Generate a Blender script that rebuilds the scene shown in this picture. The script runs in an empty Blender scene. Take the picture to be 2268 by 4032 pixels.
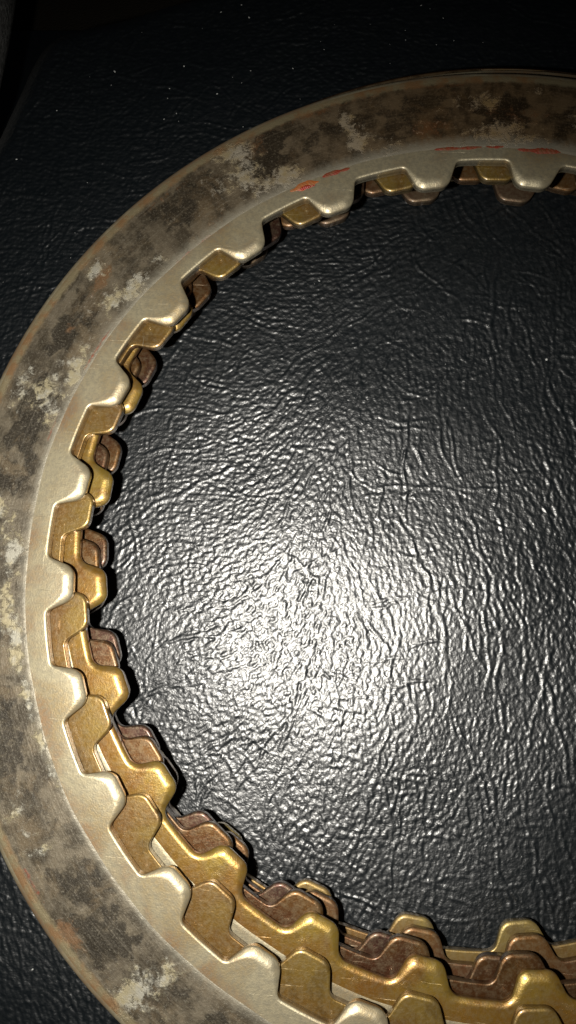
import bpy, math, random
import numpy as np
from mathutils import Matrix, Vector
random.seed(7); rng = np.random.default_rng(11)
S = bpy.context.scene
U = 0.06                       # metres per unit: the bore radius of the top plate
GZ = -0.266                    # height of the leather, in units (top face of the top plate = 0)

# ------------------------------------------------------------------ camera
cam = bpy.data.cameras.new('camera'); co = bpy.data.objects.new('camera', cam); S.collection.objects.link(co)
R = ((0.9952134434661998, 0.0638502556155511, -0.0739820708143394),
     (0.051771606427377305, -0.9865553165725611, -0.15501067095636395),
     (-0.08288487625663617, 0.15043853296360665, -0.9851387440800812))
CAM = Vector((-0.3035144653079045, -0.14625024314802337, 1.6727166064442511))
m = Matrix.Identity(4)
for i in range(3):
    m[i][0] = R[0][i]; m[i][1] = -R[1][i]; m[i][2] = -R[2][i]; m[i][3] = CAM[i] * U
co.matrix_world = m
cam.sensor_fit = 'VERTICAL'; cam.angle = math.radians(69.4); cam.clip_start = 0.005; cam.clip_end = 20
S.camera = co

# ------------------------------------------------------------------ world and the phone's flash
w = bpy.data.worlds.new('World'); S.world = w; w.use_nodes = True
bg = w.node_tree.nodes['Background']; bg.inputs[0].default_value = (0.75, 0.85, 1.0, 1); bg.inputs[1].default_value = 0.0035
fl = bpy.data.lights.new('phone_flash', 'SPOT'); fo = bpy.data.objects.new('phone_flash', fl); S.collection.objects.link(fo)
fl.energy = 1.2; fl.color = (1.0, 0.955, 0.87); fl.shadow_soft_size = 0.028 * U
fl.spot_size = math.radians(110); fl.spot_blend = 1.0
fo.location = Vector((-0.574, -0.213, 1.66)) * U
d_ = Vector((0.05, 0.01, 1.0)); fo.rotation_euler = d_.to_track_quat('Z', 'Y').to_euler()
S.view_settings.view_transform = 'Standard'; S.view_settings.look = 'None'
S.view_settings.exposure = 0; S.view_settings.gamma = 1

# ------------------------------------------------------------------ node helpers
class NT:
    def __init__(s, name):
        s.m = bpy.data.materials.new(name); s.m.use_nodes = True
        s.t = s.m.node_tree; s.t.nodes.clear()
        s.out = s.t.nodes.new('ShaderNodeOutputMaterial')
    def n(s, typ, **kw):
        x = s.t.nodes.new(typ)
        for k, v in kw.items(): setattr(x, k, v)
        return x
    def put(s, sock, v):
        if isinstance(v, bpy.types.NodeSocket): s.t.links.new(v, sock)
        elif v is not None: sock.default_value = v
    def math(s, op, a, b=None, c=None, clamp=False):
        x = s.n('ShaderNodeMath', operation=op, use_clamp=clamp)
        s.put(x.inputs[0], a)
        if b is not None: s.put(x.inputs[1], b)
        if c is not None: s.put(x.inputs[2], c)
        return x.outputs[0]
    def vmath(s, op, a, b=None, sc=None):
        x = s.n('ShaderNodeVectorMath', operation=op); s.put(x.inputs[0], a)
        if b is not None: s.put(x.inputs[1], b)
        if sc is not None: s.put(x.inputs['Scale'], sc)
        return x.outputs['Value'] if op in ('LENGTH', 'DOT_PRODUCT') else x.outputs[0]
    def mr(s, v, a, b, c=0.0, d=1.0, smooth=True):
        x = s.n('ShaderNodeMapRange', interpolation_type='SMOOTHSTEP' if smooth else 'LINEAR')
        s.put(x.inputs['Value'], v)
        for k, q in zip(('From Min', 'From Max', 'To Min', 'To Max'), (a, b, c, d)): x.inputs[k].default_value = q
        return x.outputs[0]
    def noise(s, vec, scale, detail=4, rough=0.55, dist=0.0, col=False):
        x = s.n('ShaderNodeTexNoise'); s.put(x.inputs['Vector'], vec)
        x.inputs['Scale'].default_value = scale; x.inputs['Detail'].default_value = detail
        x.inputs['Roughness'].default_value = rough; x.inputs['Distortion'].default_value = dist
        return x.outputs['Color' if col else 'Fac']
    def vor(s, vec, scale, feature='F1', smooth=0.3, rnd=1.0, out='Distance'):
        x = s.n('ShaderNodeTexVoronoi', feature=feature); s.put(x.inputs['Vector'], vec)
        x.inputs['Scale'].default_value = scale; x.inputs['Randomness'].default_value = rnd
        if feature == 'SMOOTH_F1': x.inputs['Smoothness'].default_value = smooth
        return x.outputs[out]
    def mix(s, f, a, b, mode='MIX'):
        x = s.n('ShaderNodeMix', data_type='RGBA', blend_type=mode)
        s.put(x.inputs[0], f); s.put(x.inputs[6], col4(a)); s.put(x.inputs[7], col4(b))
        return x.outputs[2]
    def mapping(s, vec, sc, rot=(0, 0, 0), loc=(0, 0, 0)):
        x = s.n('ShaderNodeMapping'); s.put(x.inputs['Vector'], vec)
        x.inputs['Scale'].default_value = sc; x.inputs['Rotation'].default_value = rot; x.inputs['Location'].default_value = loc
        return x.outputs[0]
    def bump(s, h, dist, strength=1.0, normal=None):
        x = s.n('ShaderNodeBump'); s.put(x.inputs['Height'], h); x.inputs['Distance'].default_value = dist
        x.inputs['Strength'].default_value = strength
        if normal is not None: s.put(x.inputs['Normal'], normal)
        return x.outputs[0]
    def attr(s, name): return s.n('ShaderNodeAttribute', attribute_name=name).outputs['Fac']
    def coords(s):                       # object space in units
        return s.vmath('SCALE', s.n('ShaderNodeTexCoord').outputs['Object'], sc=1.0 / U)
    def plate_coords(s):                 # world space in units: every plate lies still, teeth and ring must agree
        return s.vmath('SCALE', s.n('ShaderNodeNewGeometry').outputs['Position'], sc=1.0 / U)
    def finish(s, base, rough, metal=0.0, normal=None, spec=0.5, coat=0.0, coat_rough=0.1, sheen=None):
        b = s.n('ShaderNodeBsdfPrincipled')
        s.put(b.inputs['Base Color'], col4(base)); s.put(b.inputs['Roughness'], rough); s.put(b.inputs['Metallic'], metal)
        s.put(b.inputs['Specular IOR Level'], spec)
        s.put(b.inputs['Coat Weight'], coat); s.put(b.inputs['Coat Roughness'], coat_rough)
        if normal is not None: s.put(b.inputs['Normal'], normal)
        s.t.links.new(b.outputs[0], s.out.inputs[0])
        return s.m
def col4(c): return (*c, 1.0) if isinstance(c, tuple) and len(c) == 3 else c

# ------------------------------------------------------------------ materials
def leather_material():
    t = NT('black_leather'); P = t.coords()
    flat = t.vmath('MULTIPLY', P, (1, 1, 0))
    wob = t.vmath('SUBTRACT', t.noise(flat, 2.3, 3, 0.5, col=True), (0.5, 0.5, 0.5))
    P1 = t.vmath('ADD', flat, t.vmath('SCALE', wob, sc=0.14))
    fine = t.vmath('SUBTRACT', t.noise(flat, 26, 2, 0.5, col=True), (0.5, 0.5, 0.5))
    P2 = t.vmath('ADD', P1, t.vmath('SCALE', fine, sc=0.010))
    # the grain itself is geometry; here only the pores
    e = t.vor(P2, 150, 'SMOOTH_F1', 0.4)
    h = t.math('ADD', t.math('MULTIPLY', t.noise(flat, 230, 2, 0.6), 0.30), t.math('MULTIPLY', e, -0.30))
    nrm = t.bump(h, 0.0016 * U)
    base = t.mix(t.noise(flat, 5, 4), (0.0019, 0.0034, 0.0047), (0.0033, 0.0051, 0.0064))
    rough = t.mr(t.noise(flat, 40, 3), 0.3, 0.7, 0.32, 0.41, False)
    return t.finish(base, rough, 0.0, nrm, 0.95)

def plate_metal(name, c_main, c_tint, c_tint2, metal, rough, seed, stain=0.5, centre=(0, 0), dull=(0.22, 0.19, 0.12)):
    t = NT(name); P = t.plate_coords()
    Q = t.mapping(P, (1, 1, 1), (0, 0, 0), (seed * 3.1, seed * 1.7, seed))
    n1 = t.noise(Q, 5.5, 4, 0.6, 0.4); n2 = t.noise(t.mapping(Q, (1, 1, 1), (0, 0, 0), (5, 5, 5)), 12, 5, 0.6)
    n3 = t.noise(Q, 95, 5, 0.75); n4 = t.noise(Q, 260, 3, 0.6)
    c = t.mix(t.mr(n1, 0.42, 0.66), c_main, c_tint)
    c = t.mix(t.math('MULTIPLY', t.mr(n2, 0.5, 0.72), stain), c, c_tint2)
    if seed == 1:                      # faint rust bleeding out along the worn face
        rad = t.vmath('LENGTH', t.vmath('MULTIPLY', P, (1, 1, 0)))
        q = t.math('MULTIPLY', t.mr(t.math('ADD', rad, t.math('MULTIPLY', t.math('SUBTRACT', n2, 0.5), 0.10)), 1.012, 1.045), t.mr(n1, 0.40, 0.62))
        c = t.mix(t.math('MULTIPLY', q, 0.55), c, (0.23, 0.120, 0.065))
    if seed > 1:                       # heat colour: copper at the tooth roots, straw at the tips
        rad = t.vmath('LENGTH', t.vmath('MULTIPLY', t.vmath('SUBTRACT', P, (*centre, 0)), (1, 1, 0)))
        q = t.mr(t.math('ADD', rad, t.math('MULTIPLY', t.math('SUBTRACT', n2, 0.5), 0.12)), 0.955, 1.035)
        c = t.mix(t.math('MULTIPLY', q, 0.55), c, tuple(v * k for v, k in zip(c_tint, (0.85, 0.66, 0.60))))
        c = t.mix(t.math('MULTIPLY', t.mr(n2, 0.44, 0.36), 0.35), c, tuple(v * 0.45 for v in c_tint2))
    c = t.mix(t.math('MULTIPLY', t.mr(n3, 0.40, 0.62), 0.60 if seed == 1 else 0.25), c, dull if seed > 1 else (0.19, 0.172, 0.125))
    c = t.mix(t.math('MULTIPLY', t.mr(n4, 0.62, 0.78), 0.35), c, (0.10, 0.075, 0.04))
    h = t.math('ADD', t.math('MULTIPLY', n3, 0.28), t.math('ADD', t.math('MULTIPLY', n4, 0.34), t.math('MULTIPLY', n1, 1.2)))
    s1 = t.noise(t.mapping(P, (5, 210, 1), (0, 0, 0.6 + seed)), 1.0, 3, 0.7); s2 = t.noise(t.mapping(P, (170, 6, 1), (0, 0, 0.3 * seed)), 1.0, 3, 0.7)
    sc_ = t.math('MAXIMUM', t.mr(s1, 0.66, 0.76), t.mr(s2, 0.67, 0.77))
    c = t.mix(t.math('MULTIPLY', sc_, 0.35), c, (0.45, 0.40, 0.29))
    h = t.math('SUBTRACT', h, t.math('MULTIPLY', sc_, 0.35))
    rr = t.math('ADD', rough - 0.06, t.math('MULTIPLY', n3, 0.16))
    return t.finish(c, rr, metal, t.bump(h, 0.0012 * U), 0.5 if seed < 4 else 0.3, 0.45 if seed in (2, 3) else (0.3 if seed == 1 else 0.12), 0.16)

def lining_material():
    t = NT('burnt_plate_face'); P = t.plate_coords()
    pale, rust, red = t.attr('pale'), t.attr('rust'), t.attr('red')
    tang = t.attr('tang'); rad = t.attr('rad')
    pc = t.n('ShaderNodeCombineXYZ'); t.put(pc.inputs[0], tang); t.put(pc.inputs[1], rad)
    pv = pc.outputs[0]
    nA = t.noise(P, 9, 8, 0.68, 0.5); nB = t.noise(P, 48, 7, 0.75, 0.3); nC = t.noise(t.mapping(P, (1, 1, 1), (0, 0, 0), (4, 8, 0)), 17, 6, 0.6)
    nF = t.noise(P, 210, 4, 0.7)
    streak = t.noise(t.mapping(pv, (7, 130, 1)), 1.0, 4, 0.6)          # grinding marks along the ring
    rays = t.noise(t.mapping(pv, (26, 2.2, 1)), 1.0, 3, 0.6)            # blotches across it
    c = t.mix(t.mr(nC, 0.40, 0.60), (0.045, 0.036, 0.023), (0.125, 0.104, 0.072))
    c = t.mix(t.math('MULTIPLY', t.mr(rays, 0.52, 0.68), 0.45), c, (0.038, 0.030, 0.020))
    dkm = t.mr(t.math('ADD', t.attr('dark'), t.math('ADD', t.math('MULTIPLY', t.math('SUBTRACT', nB, 0.5), 1.8), t.math('MULTIPLY', t.math('SUBTRACT', nA, 0.5), 2.0))), 0.30, 0.72)
    c = t.mix(t.math('MULTIPLY', dkm, 0.88), c, (0.019, 0.0150, 0.0095))
    c = t.mix(t.math('MULTIPLY', t.mr(nA, 0.50, 0.64), 0.55), c, (0.150, 0.112, 0.066))
    c = t.mix(t.math('MULTIPLY', t.mr(streak, 0.50, 0.72), 0.28), c, (0.17, 0.15, 0.115))
    c = t.mix(t.math('MULTIPLY', t.mr(nF, 0.50, 0.72), 0.45), c, (0.21, 0.19, 0.145))
    thr = t.math('ADD', t.math('MULTIPLY', nA, 0.45), t.math('MULTIPLY', nB, 0.55))
    rm = t.mr(t.math('ADD', rust, t.math('ADD', t.math('MULTIPLY', t.math('SUBTRACT', nB, 0.5), 2.4), t.math('MULTIPLY', t.math('SUBTRACT', nA, 0.5), 1.8))), 0.40, 1.0)
    c = t.mix(t.math('MULTIPLY', rm, 0.75), c, (0.150, 0.078, 0.034))
    pt = t.math('ADD', pale, t.math('ADD', t.math('MULTIPLY', t.math('SUBTRACT', nB, 0.5), 3.2), t.math('MULTIPLY', t.math('SUBTRACT', nA, 0.5), 2.2)))
    pm = t.mr(pt, 0.42, 0.95)
    cp = t.mix(t.mr(nC, 0.42, 0.58), (0.34, 0.325, 0.27), (0.30, 0.26, 0.16))
    c = t.mix(t.math('MULTIPLY', pm, 0.84), c, cp)
    c = t.mix(t.math('MULTIPLY', t.attr('cool'), 0.0), c, (0.150, 0.142, 0.115))
    c = t.mix(t.attr('warm'), c, t.mix(1.0, c, (0.80, 0.60, 0.40), 'MULTIPLY'))
    rimw = t.math('ADD', rad, t.math('MULTIPLY', t.math('SUBTRACT', nB, 0.5), 0.02))
    c = t.mix(t.math('MULTIPLY', t.mr(rimw, 1.203, 1.214), 0.8), c, t.mix(t.mr(nC, 0.42, 0.6), (0.20, 0.165, 0.095), (0.19, 0.105, 0.045)))
    c = t.mix(t.math('MULTIPLY', t.mr(t.math('ADD', rad, t.math('MULTIPLY', t.math('SUBTRACT', nB, 0.5), 0.05)), 1.034, 1.072, 1.0, 0.0), 0.72), c, (0.27, 0.250, 0.195))
    dm = t.mr(t.math('SUBTRACT', t.math('ADD', red, t.math('MULTIPLY', nB, 0.9)), 0.85), 0.0, 0.35)
    c = t.mix(t.math('MULTIPLY', dm, 0.85), c, (0.24, 0.035, 0.012))
    h = t.math('ADD', t.math('MULTIPLY', nB, 1.0), t.math('ADD', t.math('MULTIPLY', streak, 0.5), t.math('MULTIPLY', pm, 0.7)))
    h = t.math('ADD', h, t.math('MULTIPLY', nF, 0.5))
    rr = t.mr(nB, 0.3, 0.7, 0.36, 0.52, False)
    return t.finish(c, rr, 0.40, t.bump(h, 0.0012 * U), 0.5)

M = {}
M['leather'] = leather_material()
M['face'] = lining_material()
SPEC = [  # main, tint, second tint, metallic, roughness, stain
 ('silver_steel',  (0.335, 0.292, 0.192), (0.270, 0.205, 0.108), (0.23, 0.160, 0.090), 0.58, 0.40, 0.55),
 ('gold_steel',     (0.185, 0.118, 0.023), (0.150, 0.082, 0.019), (0.085, 0.038, 0.014), 0.60, 0.37, 0.60),
 ('bright_gold',   (0.245, 0.162, 0.028), (0.205, 0.105, 0.018), (0.120, 0.045, 0.016), 0.62, 0.33, 0.60),
 ('brown_steel',   (0.095, 0.045, 0.011), (0.066, 0.028, 0.012), (0.060, 0.026, 0.013), 0.70, 0.38, 0.60),
 ('plum_steel',    (0.046, 0.020, 0.014), (0.085, 0.038, 0.010), (0.048, 0.021, 0.014), 0.70, 0.38, 0.50),
 ('orange_steel',  (0.125, 0.060, 0.018), (0.100, 0.048, 0.022), (0.110, 0.050, 0.028), 0.60, 0.38, 0.50),
 ('straw_steel',   (0.230, 0.170, 0.055), (0.180, 0.110, 0.036), (0.150, 0.085, 0.040), 0.60, 0.38, 0.40),
 ('dun_steel',     (0.120, 0.082, 0.050), (0.100, 0.065, 0.040), (0.080, 0.050, 0.034), 0.60, 0.42, 0.40)]
CEN = ((0, 0), (.0164, .0313), (.0402, .0850), (.0322, .1294), (.0366, .1016), (-.0008, .1176), (-.026, .1412), (-.0096, .0637))
METAL = [plate_metal(n, a, b, c, me, ro, i + 1, st, CEN[i]) for i, (n, a, b, c, me, ro, st) in enumerate(SPEC)]

# ------------------------------------------------------------------ mesh helpers
def link(name, mesh, mat, parent=None, loc=(0, 0, 0)):
    o = bpy.data.objects.new(name, mesh); S.collection.objects.link(o)
    if mat and not mesh.materials: mesh.materials.append(mat)
    if parent: o.parent = parent
    o.location = loc
    return o
def mesh_from(name, V, F, smooth=True, attrs=None):
    me = bpy.data.meshes.new(name)
    me.from_pydata((np.asarray(V, float) * U).tolist(), [], [tuple(int(i) for i in f) for f in F])
    if smooth: me.polygons.foreach_set('use_smooth', [True] * len(me.polygons))
    if attrs:
        for k, v in attrs.items():
            a = me.attributes.new(k, 'FLOAT', 'POINT'); a.data.foreach_set('value', np.asarray(v, np.float32))
    me.update(); return me
def grid_faces(n, m, wrap=False, flip=False):
    F = []
    for i in range(n if wrap else n - 1):
        i2 = (i + 1) % n
        for j in range(m - 1):
            f = (i * m + j, i2 * m + j, i2 * m + j + 1, i * m + j + 1)
            F.append(f[::-1] if flip else f)
    return F

PITCH = 2 * math.pi / 25
def outline(fr, tr, tiphalf=0.0395, tip=0.938):
    """one pitch of the toothed bore, tooth in the middle: points (x, y) dense, fillets fr at the root and tr at the tip"""
    h = PITCH / 2
    rt = 0.0631
    pts = [(-h, 1.0, 0), (-rt, 1.0, fr), (-tiphalf, tip, tr), (tiphalf, tip, tr), (rt, 1.0, fr), (h, 1.0, 0)]
    out = [np.array(pts[0][:2])]
    for i in range(1, 5):
        p0, p1, p2 = (np.array(pts[k][:2]) for k in (i - 1, i, i + 1)); r = pts[i][2]
        a = (p0 - p1) / np.linalg.norm(p0 - p1); b = (p2 - p1) / np.linalg.norm(p2 - p1)
        ang = math.acos(np.clip(a @ b, -1, 1)); d = min(r / math.tan(ang / 2), 0.48 * np.linalg.norm(p0 - p1), 0.48 * np.linalg.norm(p2 - p1))
        rr = d * math.tan(ang / 2)
        s, e = p1 + a * d, p1 + b * d; c = p1 + (a + b) / np.linalg.norm(a + b) * rr / math.sin(ang / 2)
        a0 = math.atan2(*(s - c)[::-1]); a1 = math.atan2(*(e - c)[::-1]); da = (a1 - a0 + math.pi) % (2 * math.pi) - math.pi
        seg = [c + rr * np.array([math.cos(a0 + da * k / 7), math.sin(a0 + da * k / 7)]) for k in range(8)]
        prev = out[-1]; nn = max(1, int(np.linalg.norm(seg[0] - prev) / 0.012))
        out += [prev + (seg[0] - prev) * k / nn for k in range(1, nn)] + seg
    prev = out[-1]; e = np.array(pts[-1][:2]); nn = 4
    out += [prev + (e - prev) * k / nn for k in range(1, nn + 1)]
    uv = np.array(out)                                  # u = angle at r 1, v = radius
    return uv

def make_plate(idx, name, label, dx, dy, phase, z, sc, fr, tr, roll_root, roll_tip, mat, ro, thick=0.0305, tilt=(0, 0)):
    root = bpy.data.objects.new('clutch_plate', None); S.collection.objects.link(root)
    root.empty_display_size = 0.01
    root.location = (dx * U, dy * U, (z - 0.031) * U); root.rotation_euler = (tilt[0], tilt[1], 0)
    root['label'] = label; root['category'] = 'clutch plate'; root['group'] = 'clutch plates stacked on the black leather'
    uv = outline(fr, tr)
    x = uv[:, 1] * np.cos(uv[:, 0]) * sc; y = uv[:, 1] * np.sin(uv[:, 0]) * sc
    P = np.c_[x, y]
    T = np.gradient(P, axis=0); T[0] = T[-1] = 0
    ca, sa = math.cos(PITCH / 2), math.sin(PITCH / 2); T[0] = (sa, ca); T[-1] = (-sa, ca)
    T /= np.linalg.norm(T, axis=1)[:, None]
    N = np.c_[T[:, 1], -T[:, 0]]                        # towards the material
    N *= np.sign((N * P).sum(1))[:, None]
    for q in range(len(N)):                             # flank normals: keep continuity
        if q and N[q] @ N[q - 1] < 0: N[q] *= -1
    rr = np.hypot(x, y) / sc
    tipw = np.clip((1.0 - rr) / 0.05, 0, 1); tipw = tipw ** 1.6
    W = roll_root + (roll_tip - roll_root) * tipw
    D = W * 0.42
    T0 = 0.031                                          # local z of the top face above the plate's origin
    rec = 0.0026 + 0.0006 * np.sin(np.arange(len(W)) * 0.6)      # torn lower half of the sheared edge
    layers = [(rec * 1.3, np.full_like(W, T0 - thick)), (rec, np.full_like(W, T0 - thick + 0.0015)), (rec, T0 - thick * 0.66 + 0 * W), (0 * W, T0 - thick * 0.60 + 0 * W), (0 * W, T0 - D - 0.0010)]
    K = 8
    for k in range(K + 1):
        q = k / K
        layers.append((W * q, T0 - D * (1 - q) ** 2))
    rc = 1.034 * sc
    L = len(layers); n = len(uv)
    V = np.zeros((n, L + 2, 3))
    for j, (o, zz) in enumerate(layers):
        V[:, j + 1, :2] = P + N * o[:, None]; V[:, j + 1, 2] = zz
    ang = np.arctan2(V[:, L, 1], V[:, L, 0]); ang[0] = -PITCH / 2; ang[-1] = PITCH / 2
    ang = 0.35 * np.clip(uv[:, 0], -PITCH / 2, PITCH / 2) + 0.65 * np.maximum.accumulate(ang)
    for q in (0, -1):                                   # seams exactly on the pitch line
        for j in range(1, L + 1):
            r_ = np.hypot(V[q, j, 0], V[q, j, 1]); V[q, j, 0] = r_ * math.cos(ang[q]); V[q, j, 1] = r_ * math.sin(ang[q])
    V[:, L + 1, 0] = rc * np.cos(ang); V[:, L + 1, 1] = rc * np.sin(ang); V[:, L + 1, 2] = T0
    V[:, 0] = V[:, L + 1]; V[:, 0, 2] = T0 - thick      # underside
    ut = 0.0631 + fr * 0.9 + 0.004
    inside = np.where(np.abs(uv[:, 0]) <= ut)[0]; i0, i1 = inside[0] - 0, inside[-1] + 0
    # the tooth
    tv = V[i0:i1 + 1].reshape(-1, 3); tf = grid_faces(i1 - i0 + 1, L + 2)
    tooth_mesh = mesh_from('tooth', tv, tf)
    for k in range(25):
        o = link('tooth', tooth_mesh, mat, root); o.rotation_euler = (0, 0, phase + (k + 0.5) * PITCH)
    # the ring: sectors of notch edge + the annulus
    RV = []; RF = []
    rollo = 0.013
    outer = [(rc, T0), (1.09 * sc, T0), (1.15 * sc, T0), (ro - 0.03, T0)] + [(ro - rollo * (1 - math.sin(a)), T0 - 0.009 * (1 - math.cos(a))) for a in np.linspace(0, math.pi / 2, 6)] \
        + [(ro, T0 - thick * 0.6), (ro, T0 - thick + 0.0015), (ro, T0 - thick), (rc, T0 - thick)]
    outer[4] = (ro - rollo, T0)
    base = 0
    for k in range(25):
        a = phase + (k + 0.5) * PITCH; c, s = math.cos(a), math.sin(a)
        Rm = np.array([[c, s, 0], [-s, c, 0], [0, 0, 1]])
        for lo, hi in ((0, i0), (i1, n - 1)):
            blk = V[lo:hi + 1].reshape(-1, 3) @ Rm
            RV.append(blk); RF += [tuple(q + base for q in f) for f in grid_faces(hi - lo + 1, L + 2)]; base += len(blk)
        aa = ang + a; mo = len(outer)
        blk = np.zeros((n, mo, 3))
        for j, (r_, zz) in enumerate(outer):
            blk[:, j, 0] = r_ * np.cos(aa); blk[:, j, 1] = r_ * np.sin(aa); blk[:, j, 2] = zz
        RV.append(blk.reshape(-1, 3)); RF += [tuple(q + base for q in f) for f in grid_faces(n, mo)]; base += n * mo
    me = mesh_from('ring', np.concatenate(RV), RF)
    import bmesh
    b = bmesh.new(); b.from_mesh(me); bmesh.ops.remove_doubles(b, verts=b.verts, dist=1e-4 * U); b.to_mesh(me); b.free()
    ring = link('ring', me, mat, root)
    return root

# plate-space pixel lookups of the photograph are already turned into (angle deg, radius) pairs here
def face_ring(root, r_in, r_out, cx, cy, nt, nr, marks, mat, height=0.0009, z0=0.031):
    """the worn contact band, a hair proud of the steel, with its wear marks as attributes"""
    th = np.linspace(0, 2 * math.pi, nt, endpoint=False)
    prof = [(0.0, 0.0001), (0.005, height)] + [(q, height) for q in np.linspace(0.008, r_out - r_in - 0.008, nr)] + [(r_out - r_in - 0.004, height), (r_out - r_in, 0.0002)]
    o_, z_ = np.array(prof).T
    edge = 0.0012 * (np.sin(th * 7 + 1) + np.sin(th * 17 + 2) * 0.7 + np.sin(th * 41) * 0.4)
    ri = r_in + edge + cx * np.cos(th) + cy * np.sin(th); q_ = o_ / o_[-1]
    rr = ri[:, None] * (1 - q_)[None, :] + (r_out + 0 * th)[:, None] * q_[None, :]
    X = rr * np.cos(th)[:, None]; Y = rr * np.sin(th)[:, None]; Z = np.broadcast_to(z0 + z_, X.shape)
    V = np.stack([X, Y, Z], -1).reshape(-1, 3)
    F = grid_faces(nt, len(prof), wrap=True, flip=True)
    a = np.degrees(th)[:, None]; r = np.hypot(X, Y)
    at = {'pale': np.zeros(X.shape), 'rust': np.zeros(X.shape), 'red': np.zeros(X.shape)}
    for kind, a0, r0, da, dr, amp in marks:
        d = (a - a0 + 180) % 360 - 180
        q = 1.25 if kind == 'pale' else 1.0
        g = amp * np.exp(-((d / da / q) ** 2 + ((r - r0) / dr / q) ** 2))
        at[kind] = np.maximum(at[kind], g)
    dk = np.zeros(X.shape); rb = np.random.default_rng(5); pos = 0.0
    while pos < 360 and marks:
        wd = rb.uniform(4.0, 13.0); gap = rb.uniform(-1.0, 2.5); r1 = rb.uniform(1.05, 1.10); r2 = rb.uniform(1.17, 1.215); am = rb.uniform(0.45, 1.0)
        sk = rb.uniform(-25, 25)
        aa_ = a + (r - 1.12) * sk
        aa_ = aa_ + 0.7 * np.sin(r * 90 + pos) + 0.4 * np.sin(r * 210 + 2 * pos); rq = r + 0.008 * np.sin(a * 1.3 + pos) + 0.005 * np.sin(a * 3.1)
        sa_ = np.clip((aa_ - pos) / 1.3, 0, 1) * np.clip((pos + wd - aa_) / 1.3, 0, 1) * np.clip((rq - r1) / 0.022, 0, 1) * np.clip((r2 - rq) / 0.022, 0, 1)
        dk = np.maximum(dk, sa_ * am); pos += max(3.0, wd + gap)
    at['cool'] = np.exp(-(((a - 200 + 180) % 360 - 180) / 38) ** 2) + 0 * r
    at['dark'] = dk; at['warm'] = np.clip(np.exp(-(((a - 88 + 180) % 360 - 180) / 34) ** 2) * 0.9 + 0 * r, 0, 1)
    at['tang'] = np.broadcast_to((th * 1.13)[:, None], X.shape) + 3; at['rad'] = r
    me = mesh_from('worn_face', V, F, True, {k: v.ravel() for k, v in at.items()})
    return link('worn_face', me, mat, root)

MARKS1 = [('pale', 122.8, 1.12, 2.4, .055, 1.0), ('pale', 122.6, 1.19, 2.2, .025, .95), ('pale', 119, 1.075, 3.0, .025, .85),
          ('pale', 107.9, 1.095, 1.9, .035, 1.0), ('pale', 108.3, 1.155, 1.1, .03, .85), ('pale', 103.5, 1.06, 1.6, .02, .7),
          ('pale', 89.2, 1.075, 3.6, .032, .85), ('pale', 91.7, 1.155, 2.4, .02, .8), ('pale', 85, 1.19, 1.5, .012, .5), ('pale', 86, 1.06, 3, .02, .75), ('pale', 80, 1.14, .8, .06, .6),
          ('pale', 144.6, 1.181, 1.1, .012, 1.0), ('pale', 143.4, 1.075, 2.6, .022, .95), ('pale', 145.8, 1.09, 2.0, .02, .85), ('pale', 137.9, 1.08, 1.2, .02, .6),
          ('pale', 159.8, 1.11, 2.6, .032, 1.0), ('pale', 160.5, 1.17, 2.4, .018, .85), ('pale', 157, 1.068, 2.6, .02, .9), ('pale', 163, 1.08, 2.0, .02, .8),
          ('pale', 176, 1.13, 1.9, .03, .9), ('pale', 178, 1.10, 2.4, .02, .85), ('pale', 182, 1.085, 4, .02, .85), ('pale', 187, 1.09, 4, .02, .85), ('pale', 193, 1.075, 4, .016, .85),
          ('pale', 199, 1.067, 5, .012, .8), ('pale', 206, 1.06, 5, .010, .7), ('pale', 232.9, 1.165, 1.7, .05, .95), ('pale', 234.5, 1.10, 1.2, .04, .7),
          ('pale', 210.5, 1.16, .8, .03, .7), ('pale', 215.5, 1.15, .5, .035, .7), ('pale', 250, 1.13, 5, .04, .7), ('pale', 290, 1.13, 7, .05, .8),
          ('pale', 340, 1.12, 8, .05, .8), ('pale', 20, 1.12, 8, .05, .8), ('pale', 52, 1.1, 5, .05, .8),
          ('rust', 144.6, 1.152, 2.4, .025, .8), ('rust', 119.5, 1.18, 1.6, .03, .7), ('rust', 112, 1.205, 8, .014, .8), ('rust', 96, 1.21, 8, .014, .75),
          ('rust', 88, 1.12, 7, .05, .55), ('rust', 98, 1.09, 3, .03, .65), ('rust', 224, 1.195, 2.2, .025, 1.0), ('rust', 152, 1.14, 1.2, .02, .6), ('rust', 133, 1.195, 8, .012, .5),
          ('rust', 157.6, 1.15, 1.0, .014, .7), ('rust', 128, 1.06, 3, .02, .4),
          ('red', 218, 1.203, 4, .008, .6), ('red', 152, 1.052, 8, .006, .6), ('red', 134, 1.04, 8, .006, .55), ('red', 165, 1.06, 6, .006, .5)]

PH = 1.34513423
h2 = PITCH / 2
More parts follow.
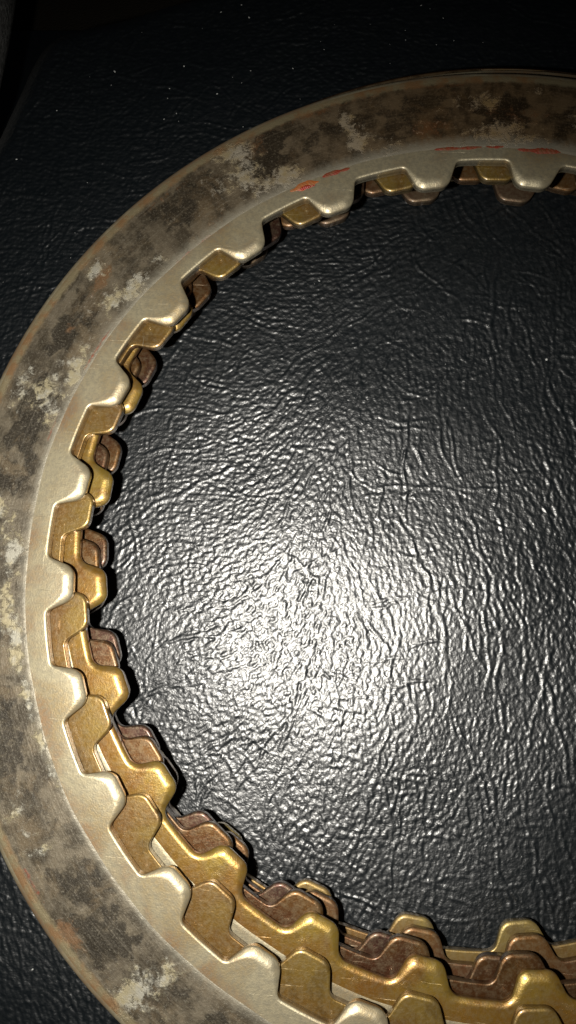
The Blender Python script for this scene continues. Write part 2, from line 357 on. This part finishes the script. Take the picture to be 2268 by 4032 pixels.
#        label, dx, dy, phase, z, scale, fillet root, fillet tip, roll root, roll tip
PL = [
 ('topmost clutch plate, silver toothed bore and broad burnt dark face with pale patches', 0, 0, PH, 0, 1.0, .015, .033, .0060, .025),
 ('second clutch plate from the top, flat gold teeth in the silver notches', .0164, .0313, PH - .0259 - h2, -.033, .999, .020, .031, .003, .007),
 ('third clutch plate from the top, bright gold teeth with strong rounded shiny tips', .0402, .0850, PH + .2141 - h2, -.066, .994, .028, .030, .014, .025),
 ('fourth clutch plate from the top, brown teeth just inside the bright gold ones', .0322, .1294, PH + .1905 - h2, -.099, 1.018, .024, .033, .004, .009),
 ('fifth clutch plate from the top, plum brown teeth half hidden beside the brown ones', .0366, .1016, PH + .1367 - h2, -.132, 1.008, .024, .033, .004, .009),
 ('sixth clutch plate from the top, orange brown teeth low in the stack', -.0008, .1176, PH + .2578 - h2, -.165, .998, .024, .033, .004, .009),
 ('seventh clutch plate from the top, pale straw yellow teeth just above the lowest plate', -.026, .1412, PH + .2703 - h2, -.198, 1.006, .024, .033, .004, .009),
 ('lowest clutch plate, dull brown, lying on the leather under all the others', -.0096, .0637, PH - .1363 - h2, -.231, 1.042, .024, .033, .004, .009)]
ROOTS = []; RO = (1.238, 1.20, 1.19, 1.207, 1.205, 1.215, 1.205, 1.235)
for i, (lab, dx, dy, ph, z, sc, fr, tr, rr_, rt_) in enumerate(PL):
    ROOTS.append(make_plate(i, 'clutch_plate', lab, dx, dy, ph, z, sc, fr, tr, rr_, rt_, METAL[i], RO[i], 0.0305 if i == 0 else 0.0272))
face_ring(ROOTS[0], 1.0385, 1.226, -0.009, -0.006, 2200, 56, MARKS1, M['face'])
face_ring(ROOTS[2], 1.040, 1.21, 0, 0, 360, 3, [], METAL[0])
face_ring(ROOTS[3], 1.052, 1.198, 0, 0, 720, 16, [('pale', 88, 1.195, 3.0, .02, 1.6), ('pale', 91.5, 1.195, .8, .02, 1.4)], M['face'])
face_ring(ROOTS[5], 1.052, 1.204, 0, 0, 360, 6, [], M['face'])
face_ring(ROOTS[6], 1.052, 1.194, 0, 0, 360, 6, [], M['face'])

def sealant(root, a0, a1, r0, wid, hgt, mat, name='dried_sealant', seed=0, z0=0.0312, slope=0.0):
    n, mm = 46, 9
    V = []
    for i in range(n):
        t = i / (n - 1); a = math.radians(a0 + (a1 - a0) * t)
        env = math.sin(math.pi * t) ** 0.5 * (0.72 + 0.20 * math.sin(t * 7 + seed) + 0.12 * math.sin(t * 17 + 2 * seed))
        rc = r0 + slope * (t - .5) + 0.0012 * math.sin(t * 6 + seed)
        for j in range(mm):
            s = j / (mm - 1) * 2 - 1
            r = rc + s * wid * env / 2
            V.append((r * math.cos(a), r * math.sin(a), z0 + hgt * max(0, env) * (1 - s * s) * (0.75 + 0.25 * math.sin(t * 61 + s * 4 + seed))))
    return link(name, mesh_from(name, V, grid_faces(n, mm, flip=(a1 > a0))), mat, root)
def sealant_mat(name, c, c2, rough=0.35):
    t = NT(name); P = t.plate_coords(); nn = t.noise(P, 70, 5, 0.7)
    return t.finish(t.mix(t.mr(nn, 0.4, 0.62), c, c2), rough, 0.0, t.bump(nn, 0.003 * U), 0.5)
SR = sealant_mat('red_sealant', (0.16, 0.020, 0.006), (0.12, 0.045, 0.018), 0.55)
SO = sealant_mat('orange_sealant', (0.30, 0.085, 0.020), (0.24, 0.10, 0.04), 0.4)
SD = sealant_mat('deep_red_sealant', (0.26, 0.012, 0.004), (0.20, 0.015, 0.006), 0.3)
sealant(ROOTS[0], 98.0, 91.5, 1.033, .015, .0020, SR, seed=1)
sealant(ROOTS[0], 91.2, 88.6, 1.034, .011, .0016, SR, seed=2)
sealant(ROOTS[0], 86.9, 81.0, 1.031, .021, .0024, SR, seed=3, slope=.004)
sealant(ROOTS[0], 118.4, 114.2, 1.029, .026, .0030, SO, seed=4, slope=-.006)
sealant(ROOTS[0], 117.4, 114.9, 1.023, .013, .0052, SD, seed=5, slope=-.004)
sealant(ROOTS[0], 113.6, 109.6, 1.033, .017, .0020, SR, seed=6)

# ------------------------------------------------------------------ the leather seat
EDGE = np.array([(-1.80, 0.40), (-1.50, 1.00), (-1.401, 1.243), (-1.379, 1.318), (-1.344, 1.42), (-1.316, 1.523), (-1.275, 1.585), (-1.184, 1.614), (-1.052, 1.644), (-0.939, 1.695), (-0.6, 1.78), (0.2, 1.86), (3.0, 1.95)])
def smooth_poly(P, it=2):
    for _ in range(it):
        Q = [P[0]]
        for a, b in zip(P[:-1], P[1:]): Q += [a * .75 + b * .25, a * .25 + b * .75]
        P = np.array(Q + [P[-1]])
    return P
EP = smooth_poly(EDGE)
def sdist(X, Y):
    """distance to the leather's edge, positive beyond it (up and to the left)"""
    best = np.full(X.shape, 1e9); sg = np.zeros(X.shape)
    for a, b in zip(EP[:-1], EP[1:]):
        d = b - a; t = np.clip(((X - a[0]) * d[0] + (Y - a[1]) * d[1]) / (d @ d), 0, 1)
        qx, qy = X - a[0] - t * d[0], Y - a[1] - t * d[1]; q = np.hypot(qx, qy)
        s = d[0] * qy - d[1] * qx
        u = q < best; best = np.where(u, q, best); sg = np.where(u, s, sg)
    return np.where(sg > 0, best, -best)
def axis(a, b, n, lo, hi, k):
    return np.concatenate([np.linspace(lo, a, k, endpoint=False), np.linspace(a, b, n), np.linspace(b, hi, k + 1)[1:]])
ST = 0.0024
gx = axis(-1.47, 0.31, int(1.78 / ST), -2.6, 3.0, 14); gy = axis(-1.21, 1.74, int(2.95 / ST), -3.0, 2.4, 12)
X, Y = np.meshgrid(gx, gy, indexing='ij')
und = 0.0028 * np.sin(X * 5.1 + 1.3 * np.sin(Y * 2.2)) * np.cos(Y * 4.3 + 0.7) + 0.0020 * np.sin(X * 11.3 - Y * 6.7 + 1.0) + 0.0014 * np.sin(Y * 15.1 + X * 3 + 2)
# the grain: beads and beaded wrinkles that follow a slowly turning direction
_c = [(rng.uniform(-3.2, 3.2), rng.uniform(-3.2, 3.2), rng.uniform(0, 6.28), rng.uniform(0.5, 1)) for _ in range(9)]
def flow(x, y):
    n = sum(am * np.sin(kx * x * 1.6 + ky * y * 1.6 + p) for kx, ky, p, am in _c) / 3.2
    side = 1 / (1 + np.exp(-((x + 0.42) * 9 - (y - 0.35) * 2.0 + 1.2 * np.sin(y * 4))))       # wrinkles run up and down on the right
    left = 1 / (1 + np.exp(((x + 0.86) * 14))) / (1 + np.exp((y - 0.35) * 9))
    return 0.40 * n + (math.pi / 2 + 0.28) * np.clip(side * 0.9 * (y < 2) + left * 0.8, 0, 1) * (1 / (1 + np.exp((y - 1.1) * 6)))
nX, nY = len(gx), len(gy); FX0, FY0 = 14, 12
def splat(px, py, ang, sa, sb, amp, R=8):
    """add elongated bumps to the fine part of the grid"""
    out = np.zeros(nX * nY)
    ci = np.round((px - gx[FX0]) / (gx[FX0 + 1] - gx[FX0])).astype(int) + FX0; cj = np.round((py - gy[FY0]) / (gy[FY0 + 1] - gy[FY0])).astype(int) + FY0
    ok = (ci > FX0 + R) & (ci < nX - 15 - R) & (cj > FY0 + R) & (cj < nY - 13 - R)
    px, py, ang, sa, sb, amp, ci, cj = (q[ok] for q in (px, py, ang, sa, sb, amp, ci, cj))
    ca, sn = np.cos(ang), np.sin(ang)
    for di in range(-R, R + 1):
        dx = gx[ci + di] - px
        for dj in range(-R, R + 1):
            dy = gy[cj + dj] - py
            u = (dx * ca + dy * sn) / sa; v = (-dx * sn + dy * ca) / sb
            out += np.bincount((ci + di) * nY + cj + dj, amp * np.exp(-0.5 * (u * u + v * v)), nX * nY)
    return out.reshape(nX, nY)
def hexpts(sx, sy):
    ux = np.arange(-1.46, 0.30, sx); uy = np.arange(-1.20, 1.73, sy)
    A, B = np.meshgrid(ux, uy, indexing='ij'); A = A + (np.arange(len(uy)) % 2)[None, :] * sx / 2
    A = A + rng.normal(0, sx * 0.24, A.shape); B = B + rng.normal(0, sy * 0.24, B.shape)
    return A.ravel(), B.ravel()
bx_, by_ = hexpts(0.0120, 0.0104)
an = flow(bx_, by_) + rng.normal(0, 0.20, bx_.shape)
patch = np.clip(0.75 + 0.35 * np.sin(bx_ * 7 + 2 * np.sin(by_ * 5)) * np.cos(by_ * 6 + 1), 0.3, 1.1)
H = splat(bx_, by_, an, rng.uniform(0.0033, 0.0054, bx_.shape), rng.uniform(0.0026, 0.0033, bx_.shape), 1.45 * patch * rng.uniform(0.35, 1.15, bx_.shape))
def wrinkles(n, turn, lmin, lmax, amp, cond=None):
    PX, PY, PA, AM = [], [], [], []
    for _ in range(n):
        x, y = rng.uniform(-1.45, 0.32), rng.uniform(-1.2, 1.72)
        if cond and not cond(x, y): continue
        Lh = rng.uniform(lmin, lmax); k = int(Lh / 0.0075); off = rng.normal(0, 0.16); am = amp * rng.uniform(0.5, 1.2); dr = rng.choice((-1, 1)); bend = rng.normal(0, 0.006)
        for i in range(k):
            th = float(flow(x, y)) + turn + off + bend * i + 0.22 * math.sin(i * 0.35 + off * 40)
            x += dr * math.cos(th) * 0.0075; y += dr * math.sin(th) * 0.0075
            PX.append(x + rng.normal(0, .0010)); PY.append(y + rng.normal(0, .0010)); PA.append(th); AM.append(am * math.sin(math.pi * (i + .5) / k) ** 0.5 * rng.uniform(0.6, 1.25))
    return [np.array(q) for q in (PX, PY, PA, AM)]
for n_, turn, l0, l1, am, w_ in ((620, 0.0, .05, .30, .9, .0034), (560, math.pi / 2, .03, .16, .7, .0032), (46, 0.1, .25, .55, 1.1, .0042), (90, 1.2, .06, .22, .7, .0034)):
    px, py, pa, pam = wrinkles(n_, turn, l0, l1, am)
    o1 = np.ones_like(px)
    H = H + splat(px, py, pa, o1 * .0050, o1 * w_, pam) - splat(px, py, pa, o1 * .0080, o1 * w_ * 2.3, pam * 0.26)
H = np.tanh(H * 0.7) / 0.7
for n_, turn, l0, l1, am, w_, cnd in ((75, 0.0, .15, .50, .95, .0031, lambda x, y: x > -0.55), (60, math.pi / 2, .08, .25, .75, .0030, lambda x, y: y > 0.1),
                                     (90, 0.9, .06, .28, .7, .0029, None), (60, -0.8, .06, .28, .7, .0029, lambda x, y: y > 0.0)):
    px, py, pa, pam = wrinkles(n_, turn, l0, l1, am, cnd)
    o1 = np.ones_like(px)
    H = H + splat(px, py, pa, o1 * .0048, o1 * w_, pam) - splat(px, py, pa, o1 * .0080, o1 * w_ * 2.4, pam * 0.40)
GRAIN = 0.00145 * H
rad = np.hypot(X - 0.0, Y - 0.06); keep = np.clip(np.minimum(np.abs(rad - 1.12) - 0.2, 0.25) / 0.25, 0, 1)
Zl = und * keep + GRAIN
sd = sdist(X, Y)
Zl -= np.where(sd > -0.05, np.clip((sd + 0.05), 0, None) ** 2 * 9 * np.clip(1 / (1 + (sd + .05) * 2), 0, 1), 0)
Zl = np.maximum(Zl, -0.9)
me = bpy.data.meshes.new('leather_surface')
vi = np.arange(nX * nY).reshape(nX, nY); quads = np.stack([vi[:-1, :-1], vi[1:, :-1], vi[1:, 1:], vi[:-1, 1:]], -1).reshape(-1)
me.vertices.add(nX * nY); me.vertices.foreach_set('co', (np.stack([X, Y, Zl], -1) * U).astype(np.float32).ravel())
me.loops.add(len(quads)); me.loops.foreach_set('vertex_index', quads.astype(np.int32))
me.polygons.add(len(quads) // 4); me.polygons.foreach_set('loop_start', np.arange(0, len(quads), 4, dtype=np.int32))
me.update(calc_edges=True); me.polygons.foreach_set('use_smooth', np.ones(len(quads) // 4, dtype=bool)); me.update()
lo = link('leather_surface', me, M['leather'], None, (0, 0, GZ * U)); lo['kind'] = 'structure'

# the dark thing in the gap at the top left, and what is beyond the seat
t = NT('black_plastic_painted_sheen'); P = t.coords(); nn = t.noise(P, 60, 5, 0.7)
BM = t.finish(t.mix(t.mr(nn, 0.35, 0.7), (0.08, 0.08, 0.078), (0.24, 0.24, 0.23)), 0.45, 0.0, t.bump(nn, 0.012 * U), 0.5)  # mottled base grey lifted to stand in for the flash's glossy reflection
t = NT('dark_brown_cloth'); P = t.coords(); nn = t.noise(P, 24, 6, 0.7)
CM = t.finish(t.mix(nn, (0.011, 0.009, 0.006), (0.018, 0.014, 0.009)), 0.9, 0.0, t.bump(t.noise(P, 120, 3), 0.01 * U), 0.2)
def tube(name, pts, radii, mat, label, cat, n=40, squash=1.0):
    pts = [Vector(p) for p in pts]; V = []; m_ = len(pts)
    for i, p in enumerate(pts):
        d = (pts[min(i + 1, m_ - 1)] - pts[max(i - 1, 0)]).normalized()
        a = d.cross(Vector((0, 0, 1))).normalized(); b = a.cross(d)
        for k in range(n):
            th = 2 * math.pi * k / n
            q = p + (a * math.cos(th) + b * math.sin(th) * squash) * radii[i]
            V.append(tuple(q))
    F = [(i * n + k, (i + 1) * n + k, (i + 1) * n + (k + 1) % n, i * n + (k + 1) % n) for i in range(m_ - 1) for k in range(n)]
    F += [tuple(range(n)), tuple(range((m_ - 1) * n, m_ * n))[::-1]]
    o = link(name, mesh_from(name, V, F), mat); o['label'] = label; o['category'] = cat
    return o
bp_ = [(-1.765, 1.12, GZ - .10), (-1.745, 1.20, GZ - .095), (-1.715, 1.36, GZ - .09), (-1.69, 1.52, GZ - .085), (-1.68, 1.70, GZ - .08), (-1.675, 1.9, GZ - .08), (-1.675, 2.3, GZ - .08), (-1.68, 2.6, GZ - .08)]
tube('armrest', bp_, [.02, .10, .17, .185, .19, .19, .19, .17], BM, 'rounded black armrest edge beside the seat in the top left corner', 'armrest', squash=1.1)
g2 = np.linspace(-4, 4, 30); X2, Y2 = np.meshgrid(g2, g2 + 0.5, indexing='ij')
me = mesh_from('cloth_backdrop', np.stack([X2, Y2, 0.02 * np.sin(X2 * 3) * np.cos(Y2 * 2)], -1).reshape(-1, 3), grid_faces(30, 30))
bo = link('cloth_backdrop', me, CM, None, (0, 0, (GZ - 1.0) * U)); bo['kind'] = 'structure'

# ------------------------------------------------------------------ dust flecks on the leather
V = []; F = []
def gz(x, y):
    i = np.clip(np.searchsorted(gx, x), 0, len(gx) - 1); j = np.clip(np.searchsorted(gy, y), 0, len(gy) - 1); return Zl[i, j]
cnt = 0
while cnt < 130:
    x, y = rng.uniform(-1.4, 0.5), rng.uniform(-1.2, 1.72)
    if y < 1.1 and rng.random() < 0.55: continue
    if 0.9 < math.hypot(x, y - .05) < 1.35 or sdist(np.array([x]), np.array([y]))[0] > -0.06: continue
    s = 0.0006 + 0.0018 * rng.random() ** 2.5 * (1.5 if rng.random() < .12 else 1); a = rng.uniform(0, 6.28); e = rng.uniform(1, 2.2)
    z = gz(x, y) + GZ + 0.002; b = len(V)
    for k in range(6):
        th = a + k * math.pi / 3; rx = s * e * math.cos(k * math.pi / 3) ; ry = s * math.sin(k * math.pi / 3)
        V.append((x + rx * math.cos(a) - ry * math.sin(a), y + rx * math.sin(a) + ry * math.cos(a), z))
    V.append((x, y, z + s * .8)); V.append((x, y, z - s * .5))
    for k in range(6):
        F.append((b + k, b + (k + 1) % 6, b + 6)); F.append((b + (k + 1) % 6, b + k, b + 7))
    cnt += 1
t = NT('pale_dust'); DM = t.finish((0.38, 0.39, 0.38), 0.7)
du = link('dust', mesh_from('dust', V, F, False), DM); du['kind'] = 'stuff'; du['label'] = 'tiny pale dust flecks scattered on the black leather'; du['category'] = 'dust'
